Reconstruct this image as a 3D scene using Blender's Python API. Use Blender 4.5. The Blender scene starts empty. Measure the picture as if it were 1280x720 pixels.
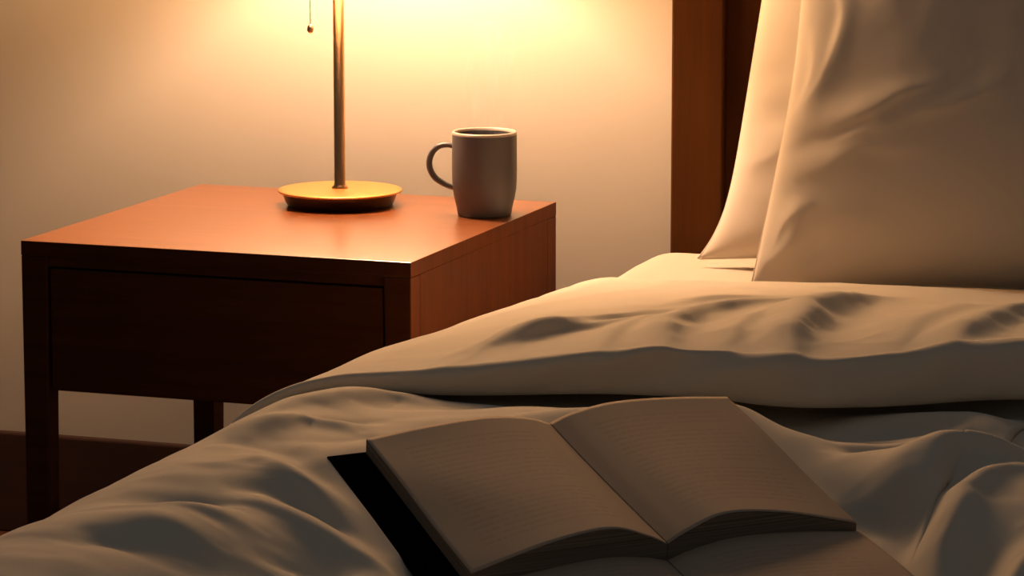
import bpy, bmesh, math, random
import numpy as np
from mathutils import Vector, Matrix, Euler

random.seed(4)
COL = bpy.context.scene.collection

# ------------------------------------------------------------------ helpers
def tag(o, label=None, cat=None, group=None, kind=None):
    if label: o['label'] = label
    if cat: o['category'] = cat
    if group: o['group'] = group
    if kind: o['kind'] = kind
    return o

def thing(name, label, cat, loc=(0, 0, 0), rot=(0, 0, 0)):
    o = bpy.data.objects.new(name, None)
    COL.objects.link(o)
    o.location = loc
    o.rotation_euler = rot
    o.empty_display_size = 0.05
    return tag(o, label, cat)

def link(name, me, mat, parent=None, smooth=False):
    o = bpy.data.objects.new(name, me)
    COL.objects.link(o)
    if mat: me.materials.append(mat)
    if parent: o.parent = parent
    if smooth:
        me.polygons.foreach_set('use_smooth', [True] * len(me.polygons))
    return o

def from_bm(name, bm, mat, parent=None, smooth=False):
    me = bpy.data.meshes.new(name)
    bmesh.ops.recalc_face_normals(bm, faces=bm.faces)
    bm.to_mesh(me); bm.free()
    return link(name, me, mat, parent, smooth)

def box_bm(bm, lo, hi, bevel=0.0, seg=2):
    r = bmesh.ops.create_cube(bm, size=1.0)
    vs = r['verts']
    for v in vs:
        v.co = Vector([lo[i] + (v.co[i] + .5) * (hi[i] - lo[i]) for i in range(3)])
    if bevel:
        es = list({e for v in vs for e in v.link_edges})
        bmesh.ops.bevel(bm, geom=es, offset=bevel, segments=seg, profile=.5, affect='EDGES')

def box(name, lo, hi, mat, parent=None, bevel=0.0, seg=2):
    bm = bmesh.new()
    box_bm(bm, lo, hi, bevel, seg)
    return from_bm(name, bm, mat, parent)

def lathe_bm(bm, prof, n=64, center=(0, 0, 0)):
    rings = []
    for r, z in prof:
        if r < 1e-6:
            rings.append([bm.verts.new((center[0], center[1], center[2] + z))])
        else:
            rings.append([bm.verts.new((center[0] + r * math.cos(2 * math.pi * k / n),
                                        center[1] + r * math.sin(2 * math.pi * k / n),
                                        center[2] + z)) for k in range(n)])
    for a, b in zip(rings, rings[1:]):
        for k in range(n):
            k2 = (k + 1) % n
            if len(a) == 1 and len(b) == 1: continue
            if len(a) == 1: bm.faces.new((a[0], b[k], b[k2]))
            elif len(b) == 1: bm.faces.new((a[k], a[k2], b[0]))
            else: bm.faces.new((a[k], a[k2], b[k2], b[k]))

def lathe(name, prof, mat, parent=None, n=64, center=(0, 0, 0)):
    bm = bmesh.new()
    lathe_bm(bm, prof, n, center)
    return from_bm(name, bm, mat, parent, True)

def tube_bm(bm, pts, radii, n=16, cap=True, flat=1.0):
    pts = [Vector(p) for p in pts]
    if not hasattr(radii, '__len__'): radii = [radii] * len(pts)
    rings = []
    t0 = (pts[1] - pts[0]).normalized()
    ref = Vector((0, 1, 0)) if abs(t0.y) < .8 else Vector((1, 0, 0))
    for i, p in enumerate(pts):
        t = (pts[min(i + 1, len(pts) - 1)] - pts[max(i - 1, 0)]).normalized()
        a = (ref - t * ref.dot(t)).normalized(); b = t.cross(a)
        rings.append([bm.verts.new(p + (a * math.cos(2 * math.pi * k / n) * flat + b * math.sin(2 * math.pi * k / n)) * radii[i]) for k in range(n)])
    for a, b in zip(rings, rings[1:]):
        for k in range(n):
            bm.faces.new((a[k], a[(k + 1) % n], b[(k + 1) % n], b[k]))
    if cap:
        bm.faces.new(rings[0]); bm.faces.new(rings[-1])

def grid_mesh(name, P, mat, parent=None, wrap_u=False, uv=None):
    """P: (nu, nv, 3) array -> one smooth grid mesh"""
    nu, nv = P.shape[:2]
    me = bpy.data.meshes.new(name)
    idx = np.arange(nu * nv).reshape(nu, nv)
    if wrap_u: idx = np.vstack([idx, idx[:1]])
    q = np.stack([idx[:-1, :-1], idx[1:, :-1], idx[1:, 1:], idx[:-1, 1:]], -1).reshape(-1, 4)
    me.vertices.add(nu * nv)
    me.vertices.foreach_set('co', P.reshape(-1, 3).astype(np.float32).ravel())
    me.loops.add(q.size)
    me.loops.foreach_set('vertex_index', q.ravel().astype(np.int32))
    me.polygons.add(len(q))
    me.polygons.foreach_set('loop_start', np.arange(0, q.size, 4, dtype=np.int32))
    me.update(calc_edges=True)
    if uv is not None:
        l = me.uv_layers.new(name='UVMap')
        l.data.foreach_set('uv', uv.reshape(-1, 2)[q.ravel()].astype(np.float32).ravel())
    me.validate()
    return link(name, me, mat, parent, True)

# ---- smooth value noise and folds, vectorised
_rng = np.random.RandomState(11)
_T = _rng.rand(256, 256)
def vnoise(x, y, seed=0):
    x = x + seed * 17.31; y = y + seed * 9.73
    xi = np.floor(x).astype(int); yi = np.floor(y).astype(int)
    fx = x - xi; fy = y - yi
    fx = fx * fx * fx * (fx * (fx * 6 - 15) + 10); fy = fy * fy * fy * (fy * (fy * 6 - 15) + 10)
    g = lambda a, b: _T[a % 256, b % 256]
    return ((g(xi, yi) * (1 - fx) + g(xi + 1, yi) * fx) * (1 - fy) + (g(xi, yi + 1) * (1 - fx) + g(xi + 1, yi + 1) * fx) * fy) * 2 - 1
def fbm(x, y, seed=0, octv=3):
    s = 0; a = 1.
    for k in range(octv):
        s = s + a * vnoise(x * 2 ** k, y * 2 ** k, seed + k * 3); a *= .5
    return s
def ridged(x, y, seed=0):
    n = vnoise(x, y, seed)
    return 1 - np.sqrt(n * n + .02)
def sstep(a, b, x):
    t = np.clip((x - a) / (b - a), 0, 1)
    return t * t * (3 - 2 * t)

def smooth_path(pts, n=8):
    """Catmull-Rom through the given points"""
    p = [np.array(q, float) for q in pts]
    p = [2 * p[0] - p[1]] + p + [2 * p[-1] - p[-2]]
    out = []
    for i in range(1, len(p) - 2):
        for k in range(n):
            t = k / n
            out.append(.5 * ((2 * p[i]) + (-p[i - 1] + p[i + 1]) * t + (2 * p[i - 1] - 5 * p[i] + 4 * p[i + 1] - p[i + 2]) * t * t + (-p[i - 1] + 3 * p[i] - 3 * p[i + 1] + p[i + 2]) * t ** 3))
    out.append(p[-2])
    return np.array(out)

def folds(X, Y, L, gain=1.0):
    """cloth folds: a crest along each path, gentle on its left flank and steeper on its right, fading towards its ends"""
    h = np.zeros_like(X)
    wx = X + .005 * vnoise(X * 22, Y * 22, 5); wy = Y + .007 * vnoise(X * 20, Y * 20, 8)
    for pts, amp, w in L:
        c = smooth_path(pts, 12)
        seg = np.linalg.norm(np.diff(c, axis=0), axis=1); tot = seg.sum(); cum = np.r_[0, np.cumsum(seg)]
        m = (X > c[:, 0].min() - 5 * w) & (X < c[:, 0].max() + 5 * w) & (Y > c[:, 1].min() - 5 * w) & (Y < c[:, 1].max() + 5 * w)
        if not m.any(): continue
        x = wx[m]; y = wy[m]
        D = []; TT = []; S = []
        for i in range(len(seg)):
            d = c[i + 1] - c[i]; L2 = max(d @ d, 1e-12)
            t = np.clip(((x - c[i, 0]) * d[0] + (y - c[i, 1]) * d[1]) / L2, 0, 1)
            ex, ey = x - c[i, 0] - t * d[0], y - c[i, 1] - t * d[1]
            D.append(np.hypot(ex, ey)); TT.append((cum[i] + t * seg[i]) / tot)
            S.append((d[0] * (y - c[i, 1]) - d[1] * (x - c[i, 0])) / math.sqrt(L2))
        D = np.array(D); TT = np.array(TT); S = np.array(S)
        best = D.min(0)
        k = np.exp(-(D - best) / (.30 * w))
        k = k / k.sum(0)
        tb = (k * TT).sum(0); sg = np.tanh((k * S).sum(0) / (.35 * w))
        taper = np.sin(np.clip(tb, 0, 1) * np.pi) ** .8
        over = np.exp(-(np.maximum(best, 0) / (3 * w)) ** 2)
        ww = w * (1.12 + .42 * sg if amp > 0 else 1.1) * (.6 + .4 * taper)
        h[m] += gain * amp * taper * over / np.cosh(np.clip(best / ww * 1.5, 0, 30))
    return h

# ------------------------------------------------------------------ materials
def nmat(name):
    m = bpy.data.materials.new(name); m.use_nodes = True
    nt = m.node_tree; b = nt.nodes['Principled BSDF']
    return m, nt, b
def N(nt, t, **kw):
    n = nt.nodes.new(t)
    for k, v in kw.items(): setattr(n, k, v)
    return n
def lk(nt, a, b): nt.links.new(a, b)

def plain(name, col, rough=.5, metal=0., spec=.5, bump=None, sheen=0.):
    m, nt, b = nmat(name)
    b.inputs['Base Color'].default_value = (*col, 1)
    b.inputs['Roughness'].default_value = rough
    b.inputs['Metallic'].default_value = metal
    b.inputs['Specular IOR Level'].default_value = spec
    if sheen: b.inputs['Sheen Weight'].default_value = sheen
    if bump:
        sc, st, dist = bump
        tc = N(nt, 'ShaderNodeTexCoord'); no = N(nt, 'ShaderNodeTexNoise'); bu = N(nt, 'ShaderNodeBump')
        no.inputs['Scale'].default_value = sc; no.inputs['Detail'].default_value = 4
        bu.inputs['Strength'].default_value = st; bu.inputs['Distance'].default_value = dist
        lk(nt, tc.outputs['Object'], no.inputs['Vector']); lk(nt, no.outputs['Fac'], bu.inputs['Height']); lk(nt, bu.outputs['Normal'], b.inputs['Normal'])
    return m

def wood(name, c1, c2, scale=(1.2, 22, 22), rough=.38, bump=.08, coat=0., spec=.5):
    m, nt, b = nmat(name)
    tc = N(nt, 'ShaderNodeTexCoord'); mp = N(nt, 'ShaderNodeMapping')
    mp.inputs['Scale'].default_value = scale
    n1 = N(nt, 'ShaderNodeTexNoise'); n1.inputs['Scale'].default_value = 2.2; n1.inputs['Detail'].default_value = 7; n1.inputs['Roughness'].default_value = .62; n1.inputs['Distortion'].default_value = .6
    n2 = N(nt, 'ShaderNodeTexNoise'); n2.inputs['Scale'].default_value = 11; n2.inputs['Detail'].default_value = 3
    cr = N(nt, 'ShaderNodeValToRGB')
    cr.color_ramp.elements[0].position = .33; cr.color_ramp.elements[0].color = (*c1, 1)
    cr.color_ramp.elements[1].position = .68; cr.color_ramp.elements[1].color = (*c2, 1)
    mx = N(nt, 'ShaderNodeMath', operation='MULTIPLY_ADD'); mx.inputs[1].default_value = .25
    lk(nt, tc.outputs['Object'], mp.inputs['Vector']); lk(nt, mp.outputs['Vector'], n1.inputs['Vector']); lk(nt, mp.outputs['Vector'], n2.inputs['Vector'])
    ad = N(nt, 'ShaderNodeMath', operation='SUBTRACT'); ad.inputs[1].default_value = .5
    lk(nt, n2.outputs['Fac'], ad.inputs[0]); lk(nt, ad.outputs[0], mx.inputs[0]); lk(nt, n1.outputs['Fac'], mx.inputs[2])
    lk(nt, mx.outputs[0], cr.inputs['Fac']); lk(nt, cr.outputs['Color'], b.inputs['Base Color'])
    bu = N(nt, 'ShaderNodeBump'); bu.inputs['Strength'].default_value = bump; bu.inputs['Distance'].default_value = .001
    lk(nt, mx.outputs[0], bu.inputs['Height']); lk(nt, bu.outputs['Normal'], b.inputs['Normal'])
    b.inputs['Roughness'].default_value = rough
    b.inputs['Specular IOR Level'].default_value = spec
    if coat: b.inputs['Coat Weight'].default_value = coat; b.inputs['Coat Roughness'].default_value = .3
    return m

WY = .12; ZF = -.032
BULB_COL = (1.0, .63, .41); BULB = 1000; SHADE = 48; SHADE_COL = (1.0, .54, .25); SHR = .160; STEAM = 10
AMB_COL = (.97, .98, .99); AMB = .055
FG = 1.4; CG = 1.6; PG = .8; LN = .0030; CN = .0024; CT = .055; NFLIP = True; P1L = 14; P2L = 16; ROLL1 = .085; ROLL2 = .055

M = {}
M['wall'] = plain('wall_paint', (.41, .372, .300), .9, spec=.2, bump=(90, .05, .001))
M['floor'] = wood('floor_oak', (.075, .022, .007), (.12, .038, .012), (.8, 9, 3), .45)
M['base'] = wood('dark_baseboard_wood', (.022, .007, .002), (.034, .011, .003), (1.0, 20, 20), .5)
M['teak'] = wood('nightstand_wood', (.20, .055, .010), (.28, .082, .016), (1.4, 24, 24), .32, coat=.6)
M['teak_side_lit'] = wood('nightstand_wood_side_lit', (.125, .030, .002), (.18, .045, .003), (24, 24, 1.6), .5, spec=.1)  # same wood, lighter: bounce light on the side put into the colour
M['teak_half_shaded'] = wood('nightstand_wood_half_shaded', (.085, .026, .007), (.12, .038, .010), (24, 24, 1.6), .5, spec=.2)  # unused tone between the lit side and the shaded front
M['teak_shaded'] = wood('nightstand_wood_shaded', (.050, .016, .004), (.072, .024, .006), (1.4, 24, 24), .6, spec=.06)  # same wood, darker: shade of the unlit front put into the colour
M['head'] = wood('headboard_wood', (.058, .018, .002), (.082, .026, .003), (22, 22, 1.2), .6, spec=.1)
M['head2'] = wood('headboard_panel_wood', (.038, .0105, .001), (.052, .0145, .002), (22, 22, 1.2), .6, spec=.08)
M['brass'] = plain('satin_brass', (.60, .36, .17), .28, 1.0)
M['brass_base'] = plain('brushed_brass', (.80, .40, .12), .42, .85)
M['dark_metal'] = plain('dark_bronze', (.10, .06, .03), .35, .9)
M['chain'] = plain('chain_metal', (.55, .42, .28), .3, 1.0)
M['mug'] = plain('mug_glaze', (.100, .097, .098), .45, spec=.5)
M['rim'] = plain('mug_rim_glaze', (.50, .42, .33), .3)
M['coffee'] = plain('coffee', (.03, .012, .005), .1)
M['duvet'] = plain('duvet_cotton', (.73, .66, .54), .85, spec=.15, bump=(700, .12, .0006), sheen=.15)
M['sheet'] = plain('sheet_cotton', (.55, .48, .39), .85, spec=.15, bump=(700, .1, .0005))
M['pillow'] = plain('pillowcase_cotton', (.60, .54, .455), .85, spec=.15, bump=(650, .1, .0005), sheen=.15)
M['mattress'] = plain('mattress_ticking', (.6, .56, .5), .9, spec=.1)
M['cover'] = plain('black_book_cloth', (.004, .003, .003), 1., spec=.0, bump=(500, .2, .0005))
M['edge'] = None

# --- paper with faint rows of print
def paper(name, base, ink, rows, hatch=.55):
    m, nt, b = nmat(name)
    uv = N(nt, 'ShaderNodeUVMap'); sp = N(nt, 'ShaderNodeSeparateXYZ'); lk(nt, uv.outputs['UV'], sp.inputs[0])
    def mth(op, a, c=None, cl=False):
        n = N(nt, 'ShaderNodeMath', operation=op); n.use_clamp = cl
        for i, s in enumerate((a, c)):
            if s is None: continue
            if isinstance(s, (int, float)): n.inputs[i].default_value = s
            else: lk(nt, s, n.inputs[i])
        return n.outputs[0]
    # u 0..1 across the page from the gutter, v 0..1 from the far edge
    u, v = sp.outputs['X'], sp.outputs['Y']
    row = mth('MULTIPLY', v, rows)
    fr = mth('FRACT', row); fl = mth('FLOOR', row)
    line = mth('MULTIPLY', mth('GREATER_THAN', fr, .30), mth('LESS_THAN', fr, .72))
    mapv = N(nt, 'ShaderNodeCombineXYZ'); lk(nt, mth('MULTIPLY', u, 34), mapv.inputs[0]); lk(nt, mth('MULTIPLY', fl, 7.31), mapv.inputs[1])
    no = N(nt, 'ShaderNodeTexNoise'); no.inputs['Scale'].default_value = 1; no.inputs['Detail'].default_value = 2
    lk(nt, mapv.outputs[0], no.inputs['Vector'])
    word = mth('GREATER_THAN', no.outputs['Fac'], .43)
    # ragged ends of paragraphs
    n3 = N(nt, 'ShaderNodeTexWhiteNoise', noise_dimensions='1D'); lk(nt, fl, n3.inputs['W'])
    end = mth('ADD', mth('MULTIPLY', mth('GREATER_THAN', n3.outputs['Value'], .84), mth('MULTIPLY', n3.outputs['Value'], -.42)), .86)
    area = mth('MULTIPLY', mth('MULTIPLY', mth('GREATER_THAN', u, .17), mth('LESS_THAN', u, end)), mth('MULTIPLY', mth('GREATER_THAN', v, .10), mth('LESS_THAN', v, .90)))
    fac = mth('MULTIPLY', mth('MULTIPLY', mth('MULTIPLY', line, word), area), hatch)
    mix = N(nt, 'ShaderNodeMix', data_type='RGBA'); lk(nt, fac, mix.inputs['Factor'])
    mix.inputs[6].default_value = (*base, 1); mix.inputs[7].default_value = (*ink, 1)
    lk(nt, mix.outputs[2], b.inputs['Base Color'])
    b.inputs['Roughness'].default_value = .8; b.inputs['Specular IOR Level'].default_value = .2
    return m
M['paper'] = paper('printed_paper', (.52, .41, .31), (.44, .345, .26), 27)
def leafedge():
    m, nt, b = nmat('page_edges')
    tc = N(nt, 'ShaderNodeTexCoord'); mp = N(nt, 'ShaderNodeMapping'); mp.inputs['Scale'].default_value = (3, 3, 900)
    no = N(nt, 'ShaderNodeTexNoise'); no.inputs['Scale'].default_value = 1.5
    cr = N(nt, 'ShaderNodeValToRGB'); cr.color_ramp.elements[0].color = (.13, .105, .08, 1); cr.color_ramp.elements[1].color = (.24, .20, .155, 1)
    cr.color_ramp.elements[0].position = .35; cr.color_ramp.elements[1].position = .65
    lk(nt, tc.outputs['Object'], mp.inputs[0]); lk(nt, mp.outputs[0], no.inputs['Vector']); lk(nt, no.outputs['Fac'], cr.inputs[0]); lk(nt, cr.outputs[0], b.inputs['Base Color'])
    b.inputs['Roughness'].default_value = .8
    return m
M['edge'] = leafedge()

# ------------------------------------------------------------------ room
tag(box('wall_back', (-4.2, WY, ZF), (4.6, WY + .12, 2.6), M['wall']), kind='structure')
tag(box('floor', (-4.2, -6.4, ZF - .06), (4.6, WY, ZF), M['floor']), kind='structure')
bm = bmesh.new()
box_bm(bm, (-4.2, WY - .016, ZF), (4.6, WY, .112), .003)
tag(from_bm('baseboard_back', bm, M['base']), kind='structure')

# ------------------------------------------------------------------ nightstand
NW, ND, NT = .5005, .520, .5 - ZF
ns = thing('nightstand', 'brown wooden nightstand with one wide drawer and square legs, beside the bed', 'nightstand', (-.5 * NW, -.02 - ND / 2, ZF))
x0, x1, y0, y1 = -NW / 2, NW / 2, -ND / 2, ND / 2
def paint_lit_faces(o, m2, test):  # second tone by facing: light painted in, not another wood
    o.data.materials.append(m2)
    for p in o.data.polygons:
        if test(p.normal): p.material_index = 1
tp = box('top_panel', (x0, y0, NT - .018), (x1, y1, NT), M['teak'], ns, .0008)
paint_lit_faces(tp, M['teak_side_lit'], lambda n: n.z < .5 and n.x > .5)
tp.data.materials.append(M['teak_shaded'])
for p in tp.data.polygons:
    if p.normal.y < -.5: p.material_index = 2  # front edge gets the painted-in shade
zb = .318 - ZF
# side panels run flush between the legs, bottom panel closes the case
box('side_panel', (x1 - .020, y0 + .030, zb), (x1, y1 - .0338, NT - .018), M['teak_side_lit'], ns, .001)
box('side_panel', (x0, y0 + .030, zb), (x0 + .020, y1 - .034, NT - .018), M['teak_side_lit'], ns, .001)
box('back_panel', (x0 + .034, y1 - .014, zb), (x1 - .034, y1 - .004, NT - .018), M['teak_shaded'], ns)
box('bottom_panel', (x0 + .020, y0 + .024, zb), (x1 - .020, y1 - .014, zb + .014), M['teak_shaded'], ns)
for sx in (0, 1):
    for sy in (0, 1):
        bm = bmesh.new()
        lx = x0 if sx == 0 else x1 - .034
        ly = y0 if sy == 0 else y1 - .034
        lyb = ly + .030 if sy == 0 else ly + .034
        box_bm(bm, (lx, ly, 0), (lx + .034, lyb, NT - .018), .0015)
        for v in bm.verts:                                     # the legs narrow a little towards the floor
            if v.co.z < .1:
                cx = x0 if sx == 0 else x1
                v.co.x += ((cx - v.co.x)) * .22
        lg = from_bm('leg', bm, M['teak_shaded'], ns)
        if sx: paint_lit_faces(lg, M['teak_side_lit'], lambda n: n.x > .6 and n.z < .5)  # outer right faces get the lighter, lit tone of the wood
box('top_rail', (x0 + .034, y0 + .004, NT - .030), (x1 - .034, y0 + .024, NT - .018), M['teak_shaded'], ns)
dr = box('drawer', (x0 + .0365, y0 + .003, zb + .001), (x1 - .0365, y0 + .022, NT - .0325), M['teak_shaded'], ns, .0012)

# ------------------------------------------------------------------ lamp
LX, LY, LZ = -.2512, -.1395, .5
lamp = thing('table_lamp', 'brass table lamp with round base and thin pole, standing on the nightstand', 'lamp', (LX, LY, LZ))
lathe('base', [(0, .0165), (.071, .0165), (.0772, .0172), (.0792, .0184), (.0796, .0196), (.0786, .0206), (.074, .0213), (.040, .0219), (0, .0221)], M['brass_base'], lamp, 128)
lathe('base_skirt', [(0, 0), (.065, 0), (.0672, .0015), (.0698, .0060), (.0728, .0150), (.0742, .0166), (0, .0166)], M['dark_metal'], lamp, 128)
lathe('pole', [(0, .022), (.0105, .022), (.0105, .0236), (.0080, .0256), (.0072, .028), (.0072, .412), (0, .412)], M['brass'], lamp, 40)
lathe('socket', [(0, .410), (.014, .410), (.017, .414), (.017, .444), (.014, .450), (0, .450)], M['brass'], lamp, 40)
def glow(name, col, s):
    m = bpy.data.materials.new(name); m.use_nodes = True
    nt = m.node_tree; nt.nodes.clear()
    o = N(nt, 'ShaderNodeOutputMaterial'); e = N(nt, 'ShaderNodeEmission')
    e.inputs['Color'].default_value = (*col, 1); e.inputs['Strength'].default_value = s
    lk(nt, e.outputs[0], o.inputs['Surface']); return m
M['bulb'] = glow('lit_bulb', BULB_COL, BULB)
lathe('bulb', [(0, .450), (.012, .451), (.014, .460), (.026, .475), (.030, .492), (.026, .509), (.014, .520), (0, .523)], M['bulb'], lamp, 16)
def shade_mat():
    # lit linen: the fabric glows from the lamp inside it
    m, nt, b = nmat('lit_linen_shade')
    b.inputs['Base Color'].default_value = (.85, .78, .66, 1); b.inputs['Roughness'].default_value = .9
    b.inputs['Emission Color'].default_value = (*SHADE_COL, 1); b.inputs['Emission Strength'].default_value = SHADE
    return m
M['shade'] = shade_mat()
sb, st = .385, .72
sh = lathe('lamp_shade', [(SHR, sb), (SHR - .042, st)], M['shade'], lamp, 64)
lathe('shade_lining', [(SHR - .0004, sb), (SHR - .0022, sb), (SHR - .0442, st), (SHR - .0424, st), (SHR - .0004, sb)], plain('shade_lining', (.75, .66, .52), .9), sh, 64)
bm = bmesh.new()                                               # spider that carries the shade
for k in range(3):
    a = k * 2 * math.pi / 3 + .3
    tube_bm(bm, [(.003 * math.cos(a), .003 * math.sin(a), .600), ((SHR - .032) * math.cos(a), (SHR - .032) * math.sin(a), .628)], .0012, 8)
tube_bm(bm, [(0, 0, .580), (0, 0, .612)], .006, 12)
from_bm('shade_spider', bm, M['brass'], lamp, True)
bm = bmesh.new()                                               # harp around the bulb
for s in (-1, 1):
    tube_bm(bm, [(s * .016, 0, .430), (s * .030, 0, .455), (s * .045, 0, .50), (s * .040, 0, .55), (s * .018, 0, .585), (0, 0, .590)], .0014, 8)
from_bm('harp', bm, M['brass'], lamp, True)
# pull chain
cx, cy = -.0388, 0
bm = bmesh.new()
tube_bm(bm, [(-.012, cy, .430), (-.030, cy, .432), (cx, cy, .426), (cx, cy, .2290)], .0006, 6)
for k in range(82):
    z = .2315 + k * .0024
    bmesh.ops.create_icosphere(bm, subdivisions=1, radius=.00095, matrix=Matrix.Translation((cx, cy, z)))
pc = from_bm('pull_chain', bm, M['chain'], lamp, True)
lathe('chain_knob', [(0, .2188), (.0022, .2193), (.0039, .2215), (.0044, .2242), (.0039, .2270), (.0022, .2294), (.0012, .2305), (0, .2307)], M['chain'], pc, 24, (cx, cy, 0))

# ------------------------------------------------------------------ mug
MX, MY = -.0478, -.1590
NT = .5
mug = thing('mug', 'grey ceramic mug with a round handle, steaming near the corner of the nightstand', 'mug', (MX, MY, NT))
R = .0405
prof = [(0, .0035), (.028, .0035), (.0285, .0), (.0325, .0), (.0338, .0022), (.0350, .010), (.0378, .022), (.0398, .033), (R, .045), (R + .0003, .060), (R, .102), (.0403, .1045), (.0390, .1058), (.0376, .1045), (.0370, .100), (.0370, .045), (.0345, .020), (.030, .0080), (0, .0070)]
bm = bmesh.new(); lathe_bm(bm, prof, 96)
from_bm('mug_body', bm, M['mug'], mug, True)
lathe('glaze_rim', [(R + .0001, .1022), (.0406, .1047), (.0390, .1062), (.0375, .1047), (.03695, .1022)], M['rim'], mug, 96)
lathe('coffee', [(0, .088), (.0372, .088)], M['coffee'], mug, 64)
bm = bmesh.new()
hp = [(-.0385, .087), (-.046, .0885), (-.056, .0870), (-.0645, .0800), (-.0690, .0690), (-.0680, .0570), (-.0620, .0470), (-.0520, .0400), (-.0440, .0365), (-.0375, .0345)]
c = smooth_path([(a, b) for a, b in hp], 5)
ang = math.radians(16)
tube_bm(bm, [(x * math.cos(ang), x * math.sin(ang), z) for x, z in c], [.0037] * len(c), 16, True, 1.45)
from_bm('handle', bm, M['mug'], mug, True)

# ------------------------------------------------------------------ steam above the mug
def steam():
    bm = bmesh.new()
    pts = [(0, 0, .100), (.004, 0, .125), (-.004, .002, .155), (.002, .0, .185), (.010, 0, .215), (.006, 0, .245)]
    c = smooth_path(pts, 6)
    tube_bm(bm, [tuple(p) for p in c], [.020 + .010 * math.sin(k / len(c) * 3.1) for k in range(len(c))], 20, True)
    m = bpy.data.materials.new('steam_vapour'); m.use_nodes = True; nt = m.node_tree; nt.nodes.clear()
    o = N(nt, 'ShaderNodeOutputMaterial'); v = N(nt, 'ShaderNodeVolumePrincipled')
    v.inputs['Color'].default_value = (.95, .95, .95, 1)
    tc = N(nt, 'ShaderNodeTexCoord'); mp = N(nt, 'ShaderNodeMapping'); mp.inputs['Scale'].default_value = (60, 60, 14)
    no = N(nt, 'ShaderNodeTexNoise'); no.inputs['Scale'].default_value = 1.; no.inputs['Distortion'].default_value = 1.2; no.inputs['Detail'].default_value = 2
    mr = N(nt, 'ShaderNodeMapRange'); mr.inputs[1].default_value = .50; mr.inputs[2].default_value = .75; mr.inputs[3].default_value = 0; mr.inputs[4].default_value = STEAM
    lk(nt, tc.outputs['Object'], mp.inputs[0]); lk(nt, mp.outputs[0], no.inputs['Vector']); lk(nt, no.outputs['Fac'], mr.inputs[0]); lk(nt, mr.outputs[0], v.inputs['Density']); lk(nt, v.outputs[0], o.inputs['Volume'])
    s = from_bm('steam', bm, m, None, True)
    s.location = (MX + .004, MY, NT)
    return tag(s, 'thin wisp of pale steam rising from the grey mug', 'steam', kind='stuff')
steam()

# ------------------------------------------------------------------ bed frame, mattress
BX0, BX1, BY1 = .113, 1.567, -2.13
bed = thing('bed', 'wooden bed with a tall dark framed headboard beside the nightstand', 'bed', (.84, -1.05, ZF))
def bbox(name, lo, hi, mat, bev=.003):
    d = (.84, -1.05, ZF)
    return box(name, tuple(lo[i] - d[i] for i in range(3)), tuple(hi[i] - d[i] for i in range(3)), mat, bed, bev)
bbox('headboard_post', (.165, -.060, ZF), (.2335, -.016, 1.15), M['head'])
bbox('headboard_post', (1.4465, -.060, ZF), (1.515, -.016, 1.15), M['head'])
bbox('headboard_panel', (.2335, -.050, .25), (1.4465, -.024, 1.09), M['head2'], .001)
bbox('headboard_rail', (.2335, -.060, 1.09), (1.4465, -.016, 1.15), M['head'])
bbox('side_rail', (.165, -2.10, .13), (.190, -.061, .225), M['head'])
bbox('side_rail', (1.490, -2.10, .13), (1.515, -.061, .225), M['head'])
bbox('foot_rail', (.190, -2.10, .13), (1.490, -2.075, .225), M['head'])
for lx in (.165, 1.455):
    bbox('leg', (lx, -2.10, ZF), (lx + .06, -2.04, .129), M['head'])
bm = bmesh.new()
for k in range(12):
    y = -.14 - k * .165
    box_bm(bm, (.191 - .84, y - .07 + 1.05, .212 - ZF), (1.489 - .84, y + 1.05, .228 - ZF))
from_bm('slats', bm, M['head2'], bed)

YK = [-2.4, -1.9, -1.4, -.9, -.5, 0]; ZK = [.412, .420, .436, .450, .455, .455]
def mat_top(Y): return np.interp(Y, YK, ZK)
def section(a, b, xc, w_half=.84, ymin=None, n1=40, n2=30, n3=220, hem=.2):
    pass

def profile(nu_side, nu_corner, nu_top):
    """parameter list for the cross-section from left hem over the top to the right hem: (kind, t)"""
    L = [('s', t) for t in np.linspace(0, 1, nu_side, endpoint=False)]
    C = [('c', t) for t in np.linspace(0, 1, nu_corner, endpoint=False)]
    return L, C

def cross(u, zt, xl, a, b, hem):
    """u in [0,1] left half: returns x, z, nx, nz of a blanket section. arrays broadcast. zt top height, xl leftmost x, a,b corner radii"""
    us, uc = .14, .36                                         # side part, corner part, rest = flat top up to the centre
    xc = xl + a; zc = zt - b
    ts = np.clip(u / us, 0, 1); tcn = np.clip((u - us) / (uc - us), 0, 1); tt = np.clip((u - uc) / (1 - uc), 0, 1)
    ph = tcn * np.pi / 2
    x = xc - a * np.cos(ph) + tt * (.84 - xc); z = np.where(u < us, hem + ts * (zc - hem), zc + b * np.sin(ph))
    nx = -np.cos(ph) / a; nz = np.sin(ph) / b; l = np.hypot(nx, nz)
    return x, z, nx / l, nz / l

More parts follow.
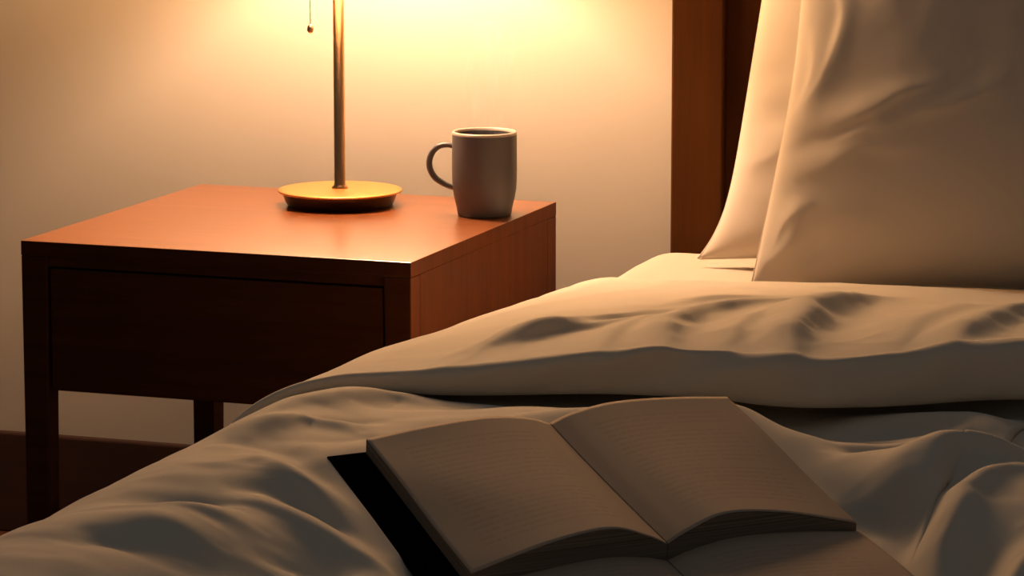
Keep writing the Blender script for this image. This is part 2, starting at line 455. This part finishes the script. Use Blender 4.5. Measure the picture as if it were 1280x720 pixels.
# mattress
def mattress():
    mt = thing('mattress', 'thick mattress in a pale fitted sheet under the bedding', 'mattress', (0, 0, 0))
    ys = np.r_[-.072, -.076, -.085, np.linspace(-.10, -2.04, 60), -2.055, -2.064, -2.068]
    inset = np.r_[.03, .012, .003, np.zeros(60), .003, .012, .03]
    us = np.linspace(0, 1, 60)
    U, Y = np.meshgrid(us, ys, indexing='ij'); I = np.broadcast_to(inset, U.shape)
    x, z, nx, nz = cross(U, mat_top(Y), .118, .07, .075, .245)
    x = x - nx * I; z = z - nz * I
    wr = .0015 * fbm(x * 14, Y * 9, 3) * sstep(.3, .4, z)
    z = z + wr
    left = np.stack([x, Y, z], -1); right = left.copy()[::-1]; right[..., 0] = 1.68 - right[..., 0]
    P = np.concatenate([left, right[1:]], 0)
    o = grid_mesh('fitted_sheet', P, M['sheet'], mt)
    box('core', (.135, -2.04, .229), (1.545, -.085, .36), M['mattress'], mt, .02, 3)
mattress()

# ------------------------------------------------------------------ book frames (shared by the duvet that they press down)
def rotv(v):
    v = np.array(v); a = np.linalg.norm(v); k = v / a
    K = np.array([[0, -k[2], k[1]], [k[2], 0, -k[0]], [-k[1], k[0], 0]])
    return np.eye(3) + np.sin(a) * K + (1 - np.cos(a)) * K @ K
W, H = .3336, .2670
B1 = dict(R=rotv((.2208, .0368, .6924)), TL=np.array([.3602, -1.5793, .5268]), th=.014)
B1['C'] = B1['TL'] + B1['R'] @ np.array([W / 2, -H / 2, -B1['th']])      # middle of the underside
n2 = np.array([0, -.1, 1.]); n2 /= np.linalg.norm(n2)
A2 = np.array([.2614, .1831, .0183]); A2 /= np.linalg.norm(A2); A2 -= n2 * (A2 @ n2); A2 /= np.linalg.norm(A2)
R2 = np.stack([A2, np.cross(n2, A2), n2], 1)
TR2 = np.array([.7861, -1.5660, .478]) 
B2 = dict(R=R2, th=.011)
TR2 = TR2 - R2 @ np.array([0, .003, 0])
B2['C'] = TR2 + R2 @ np.array([-W / 2, -H / 2, -B2['th']])
def book_press(X, Y, Z, fold):
    """lay the cloth under each book: returns height with the folds faded out below the books"""
    out = Z; keep = np.ones_like(X)
    for B, dx in ((B1, .036), (B2, .006)):
        R, C = B['R'], B['C']
        n = R[:, 2]
        zp = C[2] - ((X - C[0]) * n[0] + (Y - C[1]) * n[1]) / n[2] - .0065
        # local coordinates
        dX, dY = X - C[0], Y - C[1]; dZ = zp - C[2]
        lx = R[0, 0] * dX + R[1, 0] * dY + R[2, 0] * dZ; ly = R[0, 1] * dX + R[1, 1] * dY + R[2, 1] * dZ
        ox = np.maximum(np.maximum(lx - W / 2, -W / 2 - dx - lx), 0); oy = np.maximum(np.abs(ly) - H / 2 - .002, 0)
        d = np.hypot(ox, oy)
        w = 1 - sstep(.014, .080, d); k = sstep(.004, .06, d)
        out = out * (1 - w) + zp * w; keep = keep * k
    return out, keep

# ------------------------------------------------------------------ duvet
LOW_FOLDS = [
    ([(0.183,-1.443),(0.229,-1.366),(0.261,-1.307),(0.293,-1.287),(0.339,-1.315)],0.012,0.03),
    ([(0.244,-1.462),(0.267,-1.439),(0.298,-1.429)],-0.008,0.022),
    ([(0.211,-1.584),(0.228,-1.493),(0.256,-1.458),(0.307,-1.487)],0.011,0.03),
    ([(0.241,-1.594),(0.289,-1.6),(0.359,-1.654)],-0.009,0.028),
    ([(0.232,-1.67),(0.274,-1.649),(0.348,-1.687),(0.42,-1.743)],0.007,0.03),
    ([(0.274,-1.738),(0.306,-1.714),(0.361,-1.731),(0.421,-1.764)],-0.009,0.024),
    ([(0.298,-1.753),(0.378,-1.773),(0.434,-1.8),(0.477,-1.835)],0.009,0.024),
    ([(0.229,-1.802),(0.268,-1.794),(0.309,-1.786)],-0.012,0.035),
    ([(0.239,-1.837),(0.282,-1.825),(0.34,-1.816)],0.007,0.026),
    ([(0.382,-1.88),(0.433,-1.867),(0.492,-1.905)],0.009,0.024),
    ([(0.358,-1.855),(0.406,-1.841),(0.442,-1.848)],-0.006,0.02),
    ([(0.223,-1.985),(0.268,-1.953),(0.323,-1.941)],-0.008,0.03),
    ([(0.239,-1.936),(0.28,-1.894),(0.337,-1.885)],0.006,0.035),
    ([(0.818,-1.542),(0.818,-1.485),(0.824,-1.434),(0.846,-1.4),(0.883,-1.339)],0.02,0.03),
    ([(0.866,-1.741),(0.864,-1.653),(0.867,-1.54),(0.898,-1.415)],0.02,0.03),
    ([(0.744,-1.489),(0.798,-1.58),(0.857,-1.69)],-0.022,0.05),
    ([(0.856,-1.604),(0.852,-1.499),(0.874,-1.43)],-0.012,0.03),
    ([(0.635,-1.294),(0.678,-1.29),(0.71,-1.26),(0.766,-1.278)],0.008,0.025),
    ([(0.656,-1.207),(0.707,-1.169),(0.751,-1.161),(0.809,-1.191),(0.867,-1.256)],0.015,0.05),
    ([(0.712,-1.365),(0.772,-1.293),(0.805,-1.223),(0.869,-1.27)],0.014,0.035),
    ([(0.718,-1.415),(0.765,-1.346),(0.801,-1.319)],-0.008,0.022),
    ([(0.936,-1.795),(0.94,-1.742),(0.952,-1.678)],0.018,0.026),
    ([(0.911,-1.778),(0.915,-1.669),(0.931,-1.592)],-0.014,0.035),
    ([(0.317,-1.299),(0.374,-1.291),(0.434,-1.285)],0.006,0.03),
]
CUFF_FOLDS = [
    ([(0.655,-1.287),(0.621,-1.136),(0.593,-1.004),(0.573,-0.877),(0.579,-0.752),(0.597,-0.649)],0.016,0.03),
    ([(0.773,-1.245),(0.76,-1.087),(0.758,-0.936),(0.76,-0.791),(0.776,-0.64)],0.013,0.03),
    ([(0.723,-1.235),(0.703,-1.09),(0.692,-0.945),(0.686,-0.776),(0.691,-0.643)],0.006,0.03),
    ([(0.539,-1.281),(0.502,-1.135),(0.47,-0.991),(0.471,-0.873),(0.503,-0.79),(0.538,-0.724)],0.01,0.024),
    ([(0.352,-1.161),(0.358,-1.086),(0.38,-0.975),(0.43,-0.836)],0.007,0.02),
    ([(0.344,-1.164),(0.372,-1.054),(0.433,-0.956)],0.005,0.018),
    ([(0.471,-1.244),(0.445,-1.128),(0.429,-1.024),(0.437,-0.915)],0.004,0.018),
    ([(0.589,-1.263),(0.562,-1.131),(0.54,-0.999),(0.543,-0.888)],0.006,0.022),
    ([(0.382,-0.79),(0.429,-0.741),(0.503,-0.693)],0.005,0.025),
    ([(0.31,-1.288),(0.333,-1.177),(0.367,-1.037)],0.004,0.018),
    ([(0.321,-1.19),(0.34,-1.056),(0.359,-0.912)],0.004,0.02),
    ([(0.847,-1.047),(0.844,-0.915),(0.849,-0.719)],0.012,0.03),
]

HK = [-2.4, -2.0, -1.8, -1.6, -1.45, -1.36, -1.28, -1.16, -1.0, -.8, -.5, 0]
HV = [.462, .466, .478, .500, .514, .508, .490, .488, .488, .485, .475, .463]
def smooth_interp(Y, K, V):
    s = 0
    for d, w in ((-.05, .2), (-.025, .2), (0, .2), (.025, .2), (.05, .2)): s = s + w * np.interp(Y + d, K, V)
    return s
def base_h(X, Y, dip=0.):
    h = smooth_interp(Y, HK, HV)
    l = smooth_interp(Y, [-2.4, -1.95, -1.5, -1.36, -1.28, -1.16, -1.0, -.8, -.5, 0], [.522, .519, .507, .500, .492, .490, .488, .485, .475, .463])
    k = sstep(.42, .26, np.where(X > .84, 1.68 - X, X))
    return h * (1 - k) + l * k - dip * (1 - .6 * k) * sstep(-1.37, -1.27, Y) * sstep(-1.02, -1.10, Y)
def corner_params(Y, top):
    """corner radii and leftmost x so that the outline of the side stays put"""
    a = np.interp(Y, [-.9, -.35], [.16, .085]); b = np.interp(Y, [-.9, -.35], [.12, .085])
    T = np.interp(Y, [-1.0, -.75, -.45, 0], [.4005, .384, .366, .366])
    xc = (top - b + np.sqrt(b * b + .27 * a * a) - T) / .52
    return xc - a, a, b

def duvet():
    root = thing('duvet', 'rumpled off-white duvet spread over the bed, its head end folded back', 'duvet')
    # --- lower layer
    nu, nv = 560, 430
    us = np.r_[np.linspace(0, .14, 26, endpoint=False), np.linspace(.14, .36, 96, endpoint=False), np.linspace(.36, 1, nu - 122)]
    ys = np.r_[np.linspace(-1.02, -2.10, nv - 40)]
    foot = np.linspace(0, 1, 41)[1:]
    U, Y = np.meshgrid(us, ys, indexing='ij')
    x0_, z0_, _, _ = cross(U, .5, .081, .16, .12, .2)
    X = x0_
    top = base_h(X, Y, .014) + .012 * fbm(X * 3.2, Y * 2.6, 2, 2) * sstep(.25, .6, X)
    topP, keep = book_press(X, Y, top, 0)
    xl, a, b = corner_params(Y, base_h(X * 0 + .2, Y))
    x, z, nx, nz = cross(U, top, xl, a, b, .215)
    press = (topP - top) * sstep(.02, .45, nz)
    f = folds(X, Y, LOW_FOLDS, FG)
    small = .0010 * fbm(X * 17, Y * 24, 6, 2) + LN * (ridged(X * 4 + .8 * vnoise(X * 4, Y * 4, 2), (Y + .3 * X) * 15 + 1.2 * vnoise(X * 5, Y * 3, 4), 9) - .6) * sstep(-.7, .4, vnoise(X * 3, Y * 3, 12))
    side = .010 * fbm(Y * 7, z * 2.2, 21, 2) * (1 - nz)
    quilt = .003 * vnoise(X * 7, Y * 7, 31)
    d = (f + small + quilt) * keep * (.35 + .65 * nz) + side
    x = x + nx * d; z = z + nz * d + press
    z = np.where(nz > .5, np.maximum(z, mat_top(Y) + .004), z)
    left = np.stack([x, Y, z], -1)
    # right half mirrored with its own folds
    def right_half(L, seed, keepz=True):
        X2 = 1.68 - X
        return X2
    Xr = 1.68 - X
    topr = base_h(Xr, Y, .014) + .012 * fbm(Xr * 3.2, Y * 2.6, 2, 2) * sstep(.25, .6, Xr)
    topPr, keepr = book_press(Xr, Y, topr, 0)
    x, z, nx, nz = cross(U, topr, xl, a, b, .215)
    fr = folds(Xr, Y, LOW_FOLDS, FG)
    smallr = .0010 * fbm(Xr * 17, Y * 24, 6, 2) + LN * (ridged(Xr * 7 + 1.2 * vnoise(Xr * 4, Y * 4, 2), Y * 15 + 1.5 * vnoise(Xr * 5, Y * 3, 4), 9) - .6) * sstep(-.6, .6, vnoise(Xr * 3, Y * 3, 12))
    d = (fr + smallr + .004 * vnoise(Xr * 9, Y * 9, 31)) * keepr * (.35 + .65 * nz) + .010 * fbm(Y * 7, z * 2.2, 22, 2) * (1 - nz)
    x = 1.68 - (x + nx * d); z = z + nz * d + (topPr - topr) * sstep(.02, .45, nz)
    z = np.where(nz > .5, np.maximum(z, mat_top(Y) + .004), z)
    right = np.stack([x, Y, z], -1)[::-1]
    P = np.concatenate([left, right[1:]], 0)
    # --- hang over the foot of the bed
    last = P[:, -1, :]
    ext = []
    for t in foot:
        q = last.copy(); ph = min(t * 2.2, 1) * math.pi / 2
        drop = .07 * (1 - math.cos(ph)) + max(0, t - 1 / 2.2) * .40
        q[:, 1] = last[:, 1] - .07 * math.sin(ph) + .008 * np.sin(last[:, 0] * 23) * t
        q[:, 2] = np.maximum(last[:, 2] - drop, np.minimum(last[:, 2], .215 - .01 * t))
        ext.append(q)
    P = np.concatenate([P, np.stack(ext, 1)], 1)
    o = grid_mesh('duvet_body', P, M['duvet'], root)
    sm = o.modifiers.new('thick', 'SOLIDIFY'); sm.thickness = .004; sm.offset = -1 if NFLIP else 1

    # --- folded-back head end: a padded flap lying on the lower layer
    nu = 470
    us = np.r_[np.linspace(0, .14, 24, endpoint=False), np.linspace(.14, .36, 90, endpoint=False), np.linspace(.36, 1, nu - 114)]
    nt_, nr, nb = 300, 44, 30
    YB, YF = -.46, -1.17
    rows = [('t', t) for t in np.linspace(0, 1, nt_, endpoint=False)] + [('r', t) for t in np.linspace(0, 1, nr, endpoint=False)] + [('b', t) for t in np.linspace(0, 1, nb)]
    kind = np.array([{'t': 0, 'r': 1, 'b': 2}[k] for k, _ in rows]); tv = np.array([t for _, t in rows])
    U, V = np.meshgrid(us, np.arange(len(rows)), indexing='ij')
    K = kind[V]; T = tv[V]
    halves = []
    for mir in (0, 1):
        x0_, _, _, _ = cross(U, .5, .081, .16, .12, .2)
        X = 1.68 - x0_ if mir else x0_
        yf = YF - .085 * sstep(.62, .30, X) + .085 * sstep(.60, .85, X) + .018 * vnoise(X * 3.1, X * 0 + 1.7, 3) + .006 * vnoise(X * 11, X * 0 + .7, 5)
        tk = CT * np.interp(X, [.10, .2, .3, .36, .5, .62, .72, .82, 1.3, 1.6], [.10, .17, .38, .58, .84, .90, .94, 1.1, 1, .1]) + .004 * vnoise(X * 7, X * 0 + .2, 7)
        # thickness of the flap grows from the pillow end to the front roll
        rr = tk / 2
        gy = YB + (yf - YB) * T
        Yt = gy
        th = T
        ang_ = T * math.pi
        Yr = yf - np.abs(np.sin(ang_)) ** .7 * rr * .8
        Yb_ = yf + T * .16
        Y = np.where(K == 0, Yt, np.where(K == 1, Yr, Yb_))
        grow = np.interp(Y, [-1.18, -1.10, -1.0, -.85, -.65, -.46], [1.04, .98, .80, .62, .45, .30])
        off = np.where(K == 0, tk * grow, np.where(K == 1, rr + .004 + (rr - .002) * np.sign(np.cos(ang_)) * np.abs(np.cos(ang_)) ** .8, .006) + np.where(K > 0, .007 * sstep(.4, .6, X) * np.where(K == 1, T, 1), 0)) + .0035
        off = off + np.where(K == 0, -.010 * (1 - sstep(0, .05, T)), 0)
        base = base_h(X, Y)
        baseT = base + .012 * fbm(X * 3.2, Y * 2.6, 2, 2) * sstep(.25, .6, X) * sstep(-.7, -1.0, Y)
        xl, a, b = corner_params(Y, base)
        x, z, nx, nz = cross(U, baseT, xl, a, b, .200)
        f = folds(X, np.where(K == 0, Y, yf), CUFF_FOLDS, CG)
        sm_ = .0008 * fbm(X * 15, Y * 22, 16, 2) + CN * (ridged((X - .28 * Y) * 15 + .8 * vnoise(X * 5, Y * 3, 1), (Y + .28 * X) * 3.2, 19) - .6) + .003 * vnoise(X * 6, Y * 5, 41)
        pucker = np.where(K == 1, .0035 * vnoise(X * 30 + T * 2, T * 1.5, 51) * np.sin(ang_) * sstep(.2, .5, X) + .009 * vnoise(X * 12 + T * 1.5, T * 1.1, 52) * sstep(.25, .5, X) * np.sin(ang_), 0)
        fade = np.where(K == 0, sstep(0, .06, T) * (1 - .55 * sstep(.84, 1, T)), np.where(K == 1, .45 * (.5 + .5 * np.cos(ang_)), 0))
        d = off + (f + sm_) * fade * (.35 + .65 * nz) + .008 * fbm(Y * 7, z * 2.2, 21, 2) * (1 - nz) * (K < 2)
        x = x + nx * d; z = z + nz * d; Y = Y - pucker
        if mir: x = 1.68 - x
        halves.append(np.stack([x, Y, z], -1))
    P = np.concatenate([halves[0], halves[1][::-1][1:]], 0)
    o = grid_mesh('folded_cuff', P, M['duvet'], root)
    sm = o.modifiers.new('thick', 'SOLIDIFY'); sm.thickness = .003; sm.offset = -1 if NFLIP else 1
duvet()

# ------------------------------------------------------------------ pillows
def pillow(xl, yb, lean, yaw, zb, wid, hei, thick, seed, label, fl, roll=0., fd=.085, fe=6.):
    root = thing('pillow', label, 'pillow', (xl + wid / 2, yb, zb), (0, 0, 0))
    n, m = 300, 240
    s = np.sin(np.linspace(-1, 1, n) * math.pi / 2); t = np.sin(np.linspace(-1, 1, m) * math.pi / 2)
    s = .6 * s + .4 * np.linspace(-1, 1, n); t = .6 * t + .4 * np.linspace(-1, 1, m)
    S, T = np.meshgrid(s, t, indexing='ij')
    ex = wid / 2 * S * (1 - fd * (1 - np.abs(T) ** fe)); ez = hei / 2 * (T * (1 - .06 * (1 - S ** 2)) + 1)
    hh = thick / 2 * np.clip((1 - np.abs(S) ** 2.6), 0, 1) ** .52 * np.clip((1 - np.abs(T) ** 2.4), 0, 1) ** .52 * (1 - .18 * T)
    ce, se = math.cos(lean), math.sin(lean); cy_, sy_ = math.cos(yaw), math.sin(yaw)
    sides = []
    for sg in (-1, 1):
        edge = np.clip(1 - np.maximum(np.abs(S), np.abs(T)) ** 8, 0, 1) 
        w = .0015 * fbm(ex * 9, ez * 9, seed, 3) + .0016 * (ridged(ex * 5 + ez * 4, ez * 6 - ex * 5, seed + 4) - .6) 
        # gathers that run in from the seams
        gat = .004 * vnoise(ez * 34, ex * 3, seed + 7) * np.clip(np.abs(S) - .55, 0, 1) * 2 + .004 * vnoise(ex * 30, ez * 3, seed + 8) * np.clip(np.abs(T) - .6, 0, 1) * 2
        h = hh + (w + gat) * edge
        if sg == -1: h = h + folds(ex + wid / 2, ez, fl, PG) * edge
        yy = sg * h
        px = ex + ez * roll; py = yy * ce + ez * se; pz = -sg * h * sg * 0 + ez * ce - yy * se
        X = px * cy_ - py * sy_; Yy = px * sy_ + py * cy_
        lo = mat_top(Yy + yb) + .004 - zb
        # weight flattens the underside on the bed
        pz = np.where(pz < lo, lo + .0008 * (pz - lo), pz)
        # the upright back rests against what is behind
        sides.append(np.stack([X, Yy, pz], -1))
    F, Bk = sides
    # ring of columns: front left->right then back right->left
    P = np.concatenate([F, Bk[::-1][1:-1]], 0)
    o = grid_mesh('pillowcase', P, M['pillow'], root, wrap_u=True)
    # piped seam round the edge
    bm = bmesh.new()
    k = 2
    ring = [Vector(F[0, j]) for j in range(0, m, k)] + [Vector(F[i, -1]) for i in range(0, n, k)] + [Vector(F[-1, j]) for j in range(m - 1, -1, -k)] + [Vector(F[i, 0]) for i in range(n - 1, -1, -k)]
    cl = [ring[0]]
    for p in ring[1:]:
        if (p - cl[-1]).length > .003: cl.append(p)
    tube_bm(bm, cl, .0016, 6)
    from_bm('seam', bm, M['pillow'], root, True)
    return root
PF1 = [([(.00, .10), (.10, .14), (.22, .22)], .006, .02)]
PF2 = [([(.035, .30), (.045, .25), (.035, .205), (.02, .185)], .010, .014),
       ([(.03, .19), (.08, .185), (.15, .215), (.22, .245)], .009, .018),
       ([(.05, .165), (.12, .175), (.20, .205), (.29, .235)], .006, .016),
       ([(.02, .16), (.07, .17), (.13, .19)], -.006, .014),
       ([(.06, .36), (.075, .30), (.06, .24), (.04, .20)], .007, .014),
       ([(.01, .015), (.045, .045), (.06, .09)], .013, .013),
       ([(.025, .04), (.04, .075), (.075, .10)], .008, .010), ([(.05, .01), (.08, .04), (.09, .08)], -.007, .012),
       ([(.03, .12), (.10, .15), (.2, .17)], .005, .018)]
pillow(.243, -.198, math.radians(P1L), 0, .466, .70, .50, .13, 3, 'off-white pillow leaning on the headboard, behind the front pillow', PF1, ROLL1)
pillow(.366, -.395, math.radians(P2L), 0, .470, .70, .50, .15, 13, 'large off-white pillow in front, its lower edge behind the duvet fold', PF2, ROLL2, .045, 1.5)

# ------------------------------------------------------------------ books
def book(B, label, far_arch, near_arch, cover_left, cover_mat, seedtext):
    R, C = B['R'], B['C']
    root = thing('open_book', label, 'book')
    mw = Matrix(((R[0, 0], R[0, 1], R[0, 2], C[0]), (R[1, 0], R[1, 1], R[1, 2], C[1]), (R[2, 0], R[2, 1], R[2, 2], C[2]), (0, 0, 0, 1)))
    root.matrix_world = mw
    ct = .0032
    # cover: two boards and a spine, bottom at local z = -ct
    for s in (-1, 1):
        ext = cover_left if s < 0 else .001
        xa, xb = (-W / 2 - ext, -.007) if s < 0 else (.007, W / 2 + ext)
        box('cover_board', (xa, -H / 2 - .003, -ct), (xb, H / 2 + .003, 0), cover_mat, root, .0008)
    box('spine', (-.007, -H / 2 - .003, -ct), (.007, H / 2 + .003, -ct + .0018), cover_mat, root, .0005)
    th = B['th']
    for s in (-1, 1):
        n, m = 60, 50
        u = np.linspace(0, 1, n) ** 1.25; v = np.linspace(0, 1, m)
        U, V = np.meshgrid(u, v, indexing='ij')
        def g(u, k):
            return np.interp(u, k[0], k[1])
        kx = np.linspace(0, 1, 12)
        def sm(k):
            xs = np.array(k[0]); zs = np.array(k[1]); c = smooth_path(list(zip(xs, zs)), 10)
            return np.interp(u, c[:, 0], c[:, 1])
        gf = sm(far_arch); gn = sm(near_arch)
        Vs = V ** 1.6
        top = th + gf[:, None] * (1 - Vs) + gn[:, None] * Vs
        top = np.maximum(top, .0012)
        x = s * (.0002 + U * (W / 2 - .0002)); y = H / 2 - V * H
        top = top + .0006 * np.sin(V * 9 + U * 5) * U
        P = np.stack([x, y, top], -1)
        uv = np.stack([U if s > 0 else U, V], -1)
        if s < 0: uv = np.stack([1.03 - U, V], -1)
        blk = None
        # page block: sides and underside in one mesh, just below the printed leaf
        bm = bmesh.new()
        T_ = [[bm.verts.new((x[i, j], y[i, j], max(top[i, j] - .0006, .0006))) for j in range(m)] for i in range(n)]
        Bt = [[bm.verts.new((x[i, j], y[i, j], .0002)) for j in (0, m - 1)] for i in range(n)]
        for i in range(n - 1):
            for j in range(m - 1):
                bm.faces.new((T_[i][j], T_[i + 1][j], T_[i + 1][j + 1], T_[i][j + 1]))
            bm.faces.new((T_[i][0], Bt[i][0], Bt[i + 1][0], T_[i + 1][0]))
            bm.faces.new((T_[i][-1], T_[i + 1][-1], Bt[i + 1][1], Bt[i][1]))
            bm.faces.new((Bt[i][0], Bt[i][1], Bt[i + 1][1], Bt[i + 1][0]))
        bm.faces.new([T_[0][j] for j in range(m)] + [Bt[0][1], Bt[0][0]])
        bm.faces.new([T_[-1][j] for j in range(m - 1, -1, -1)] + [Bt[-1][0], Bt[-1][1]])
        blk = from_bm('page_block', bm, M['edge'], root)
        o = grid_mesh('printed_page', P, M['paper'], blk, uv=uv)
        sl = o.modifiers.new('leaf', 'SOLIDIFY'); sl.thickness = .0004; sl.offset = -1
    return root
far = ([0, .12, .35, .7, 1], [-.006, .0015, .007, .005, 0])
near = ([0, .10, .30, .6, 1], [.004, .013, .0245, .019, 0])
book(B1, 'open book with black cover, lying at a slant on the duvet', far, near, .034, M['cover'], 1)
far2 = ([0, .12, .35, .7, 1], [-.002, .004, .009, .006, 0])
near2 = ([0, .10, .30, .6, 1], [-.002, .010, .014, .010, 0])
book(B2, 'second open book at the bottom edge, in front of the black-covered one', far2, near2, .003, M['cover'], 2)

# ------------------------------------------------------------------ world, camera
w = bpy.data.worlds.new('dim_room'); bpy.context.scene.world = w; w.use_nodes = True
nt = w.node_tree; bg = nt.nodes['Background']
bg.inputs[0].default_value = (*AMB_COL, 1); bg.inputs[1].default_value = AMB

cam = bpy.data.cameras.new('camera'); co = bpy.data.objects.new('camera', cam); COL.objects.link(co)
cam.sensor_width = 36; cam.lens = 4500 / 1280 * 36
co.location = (1.4753, -4.3594, 1.1613)
co.rotation_euler = Euler((math.pi / 2 - .16723, 0, .34015), 'XYZ')
cam.clip_start = .05
sc = bpy.context.scene; sc.camera = co
sc.view_settings.view_transform = 'Standard'; sc.view_settings.look = 'None'
sc.view_settings.gamma = 1; sc.view_settings.exposure = 0; sc.view_settings.use_curve_mapping = False
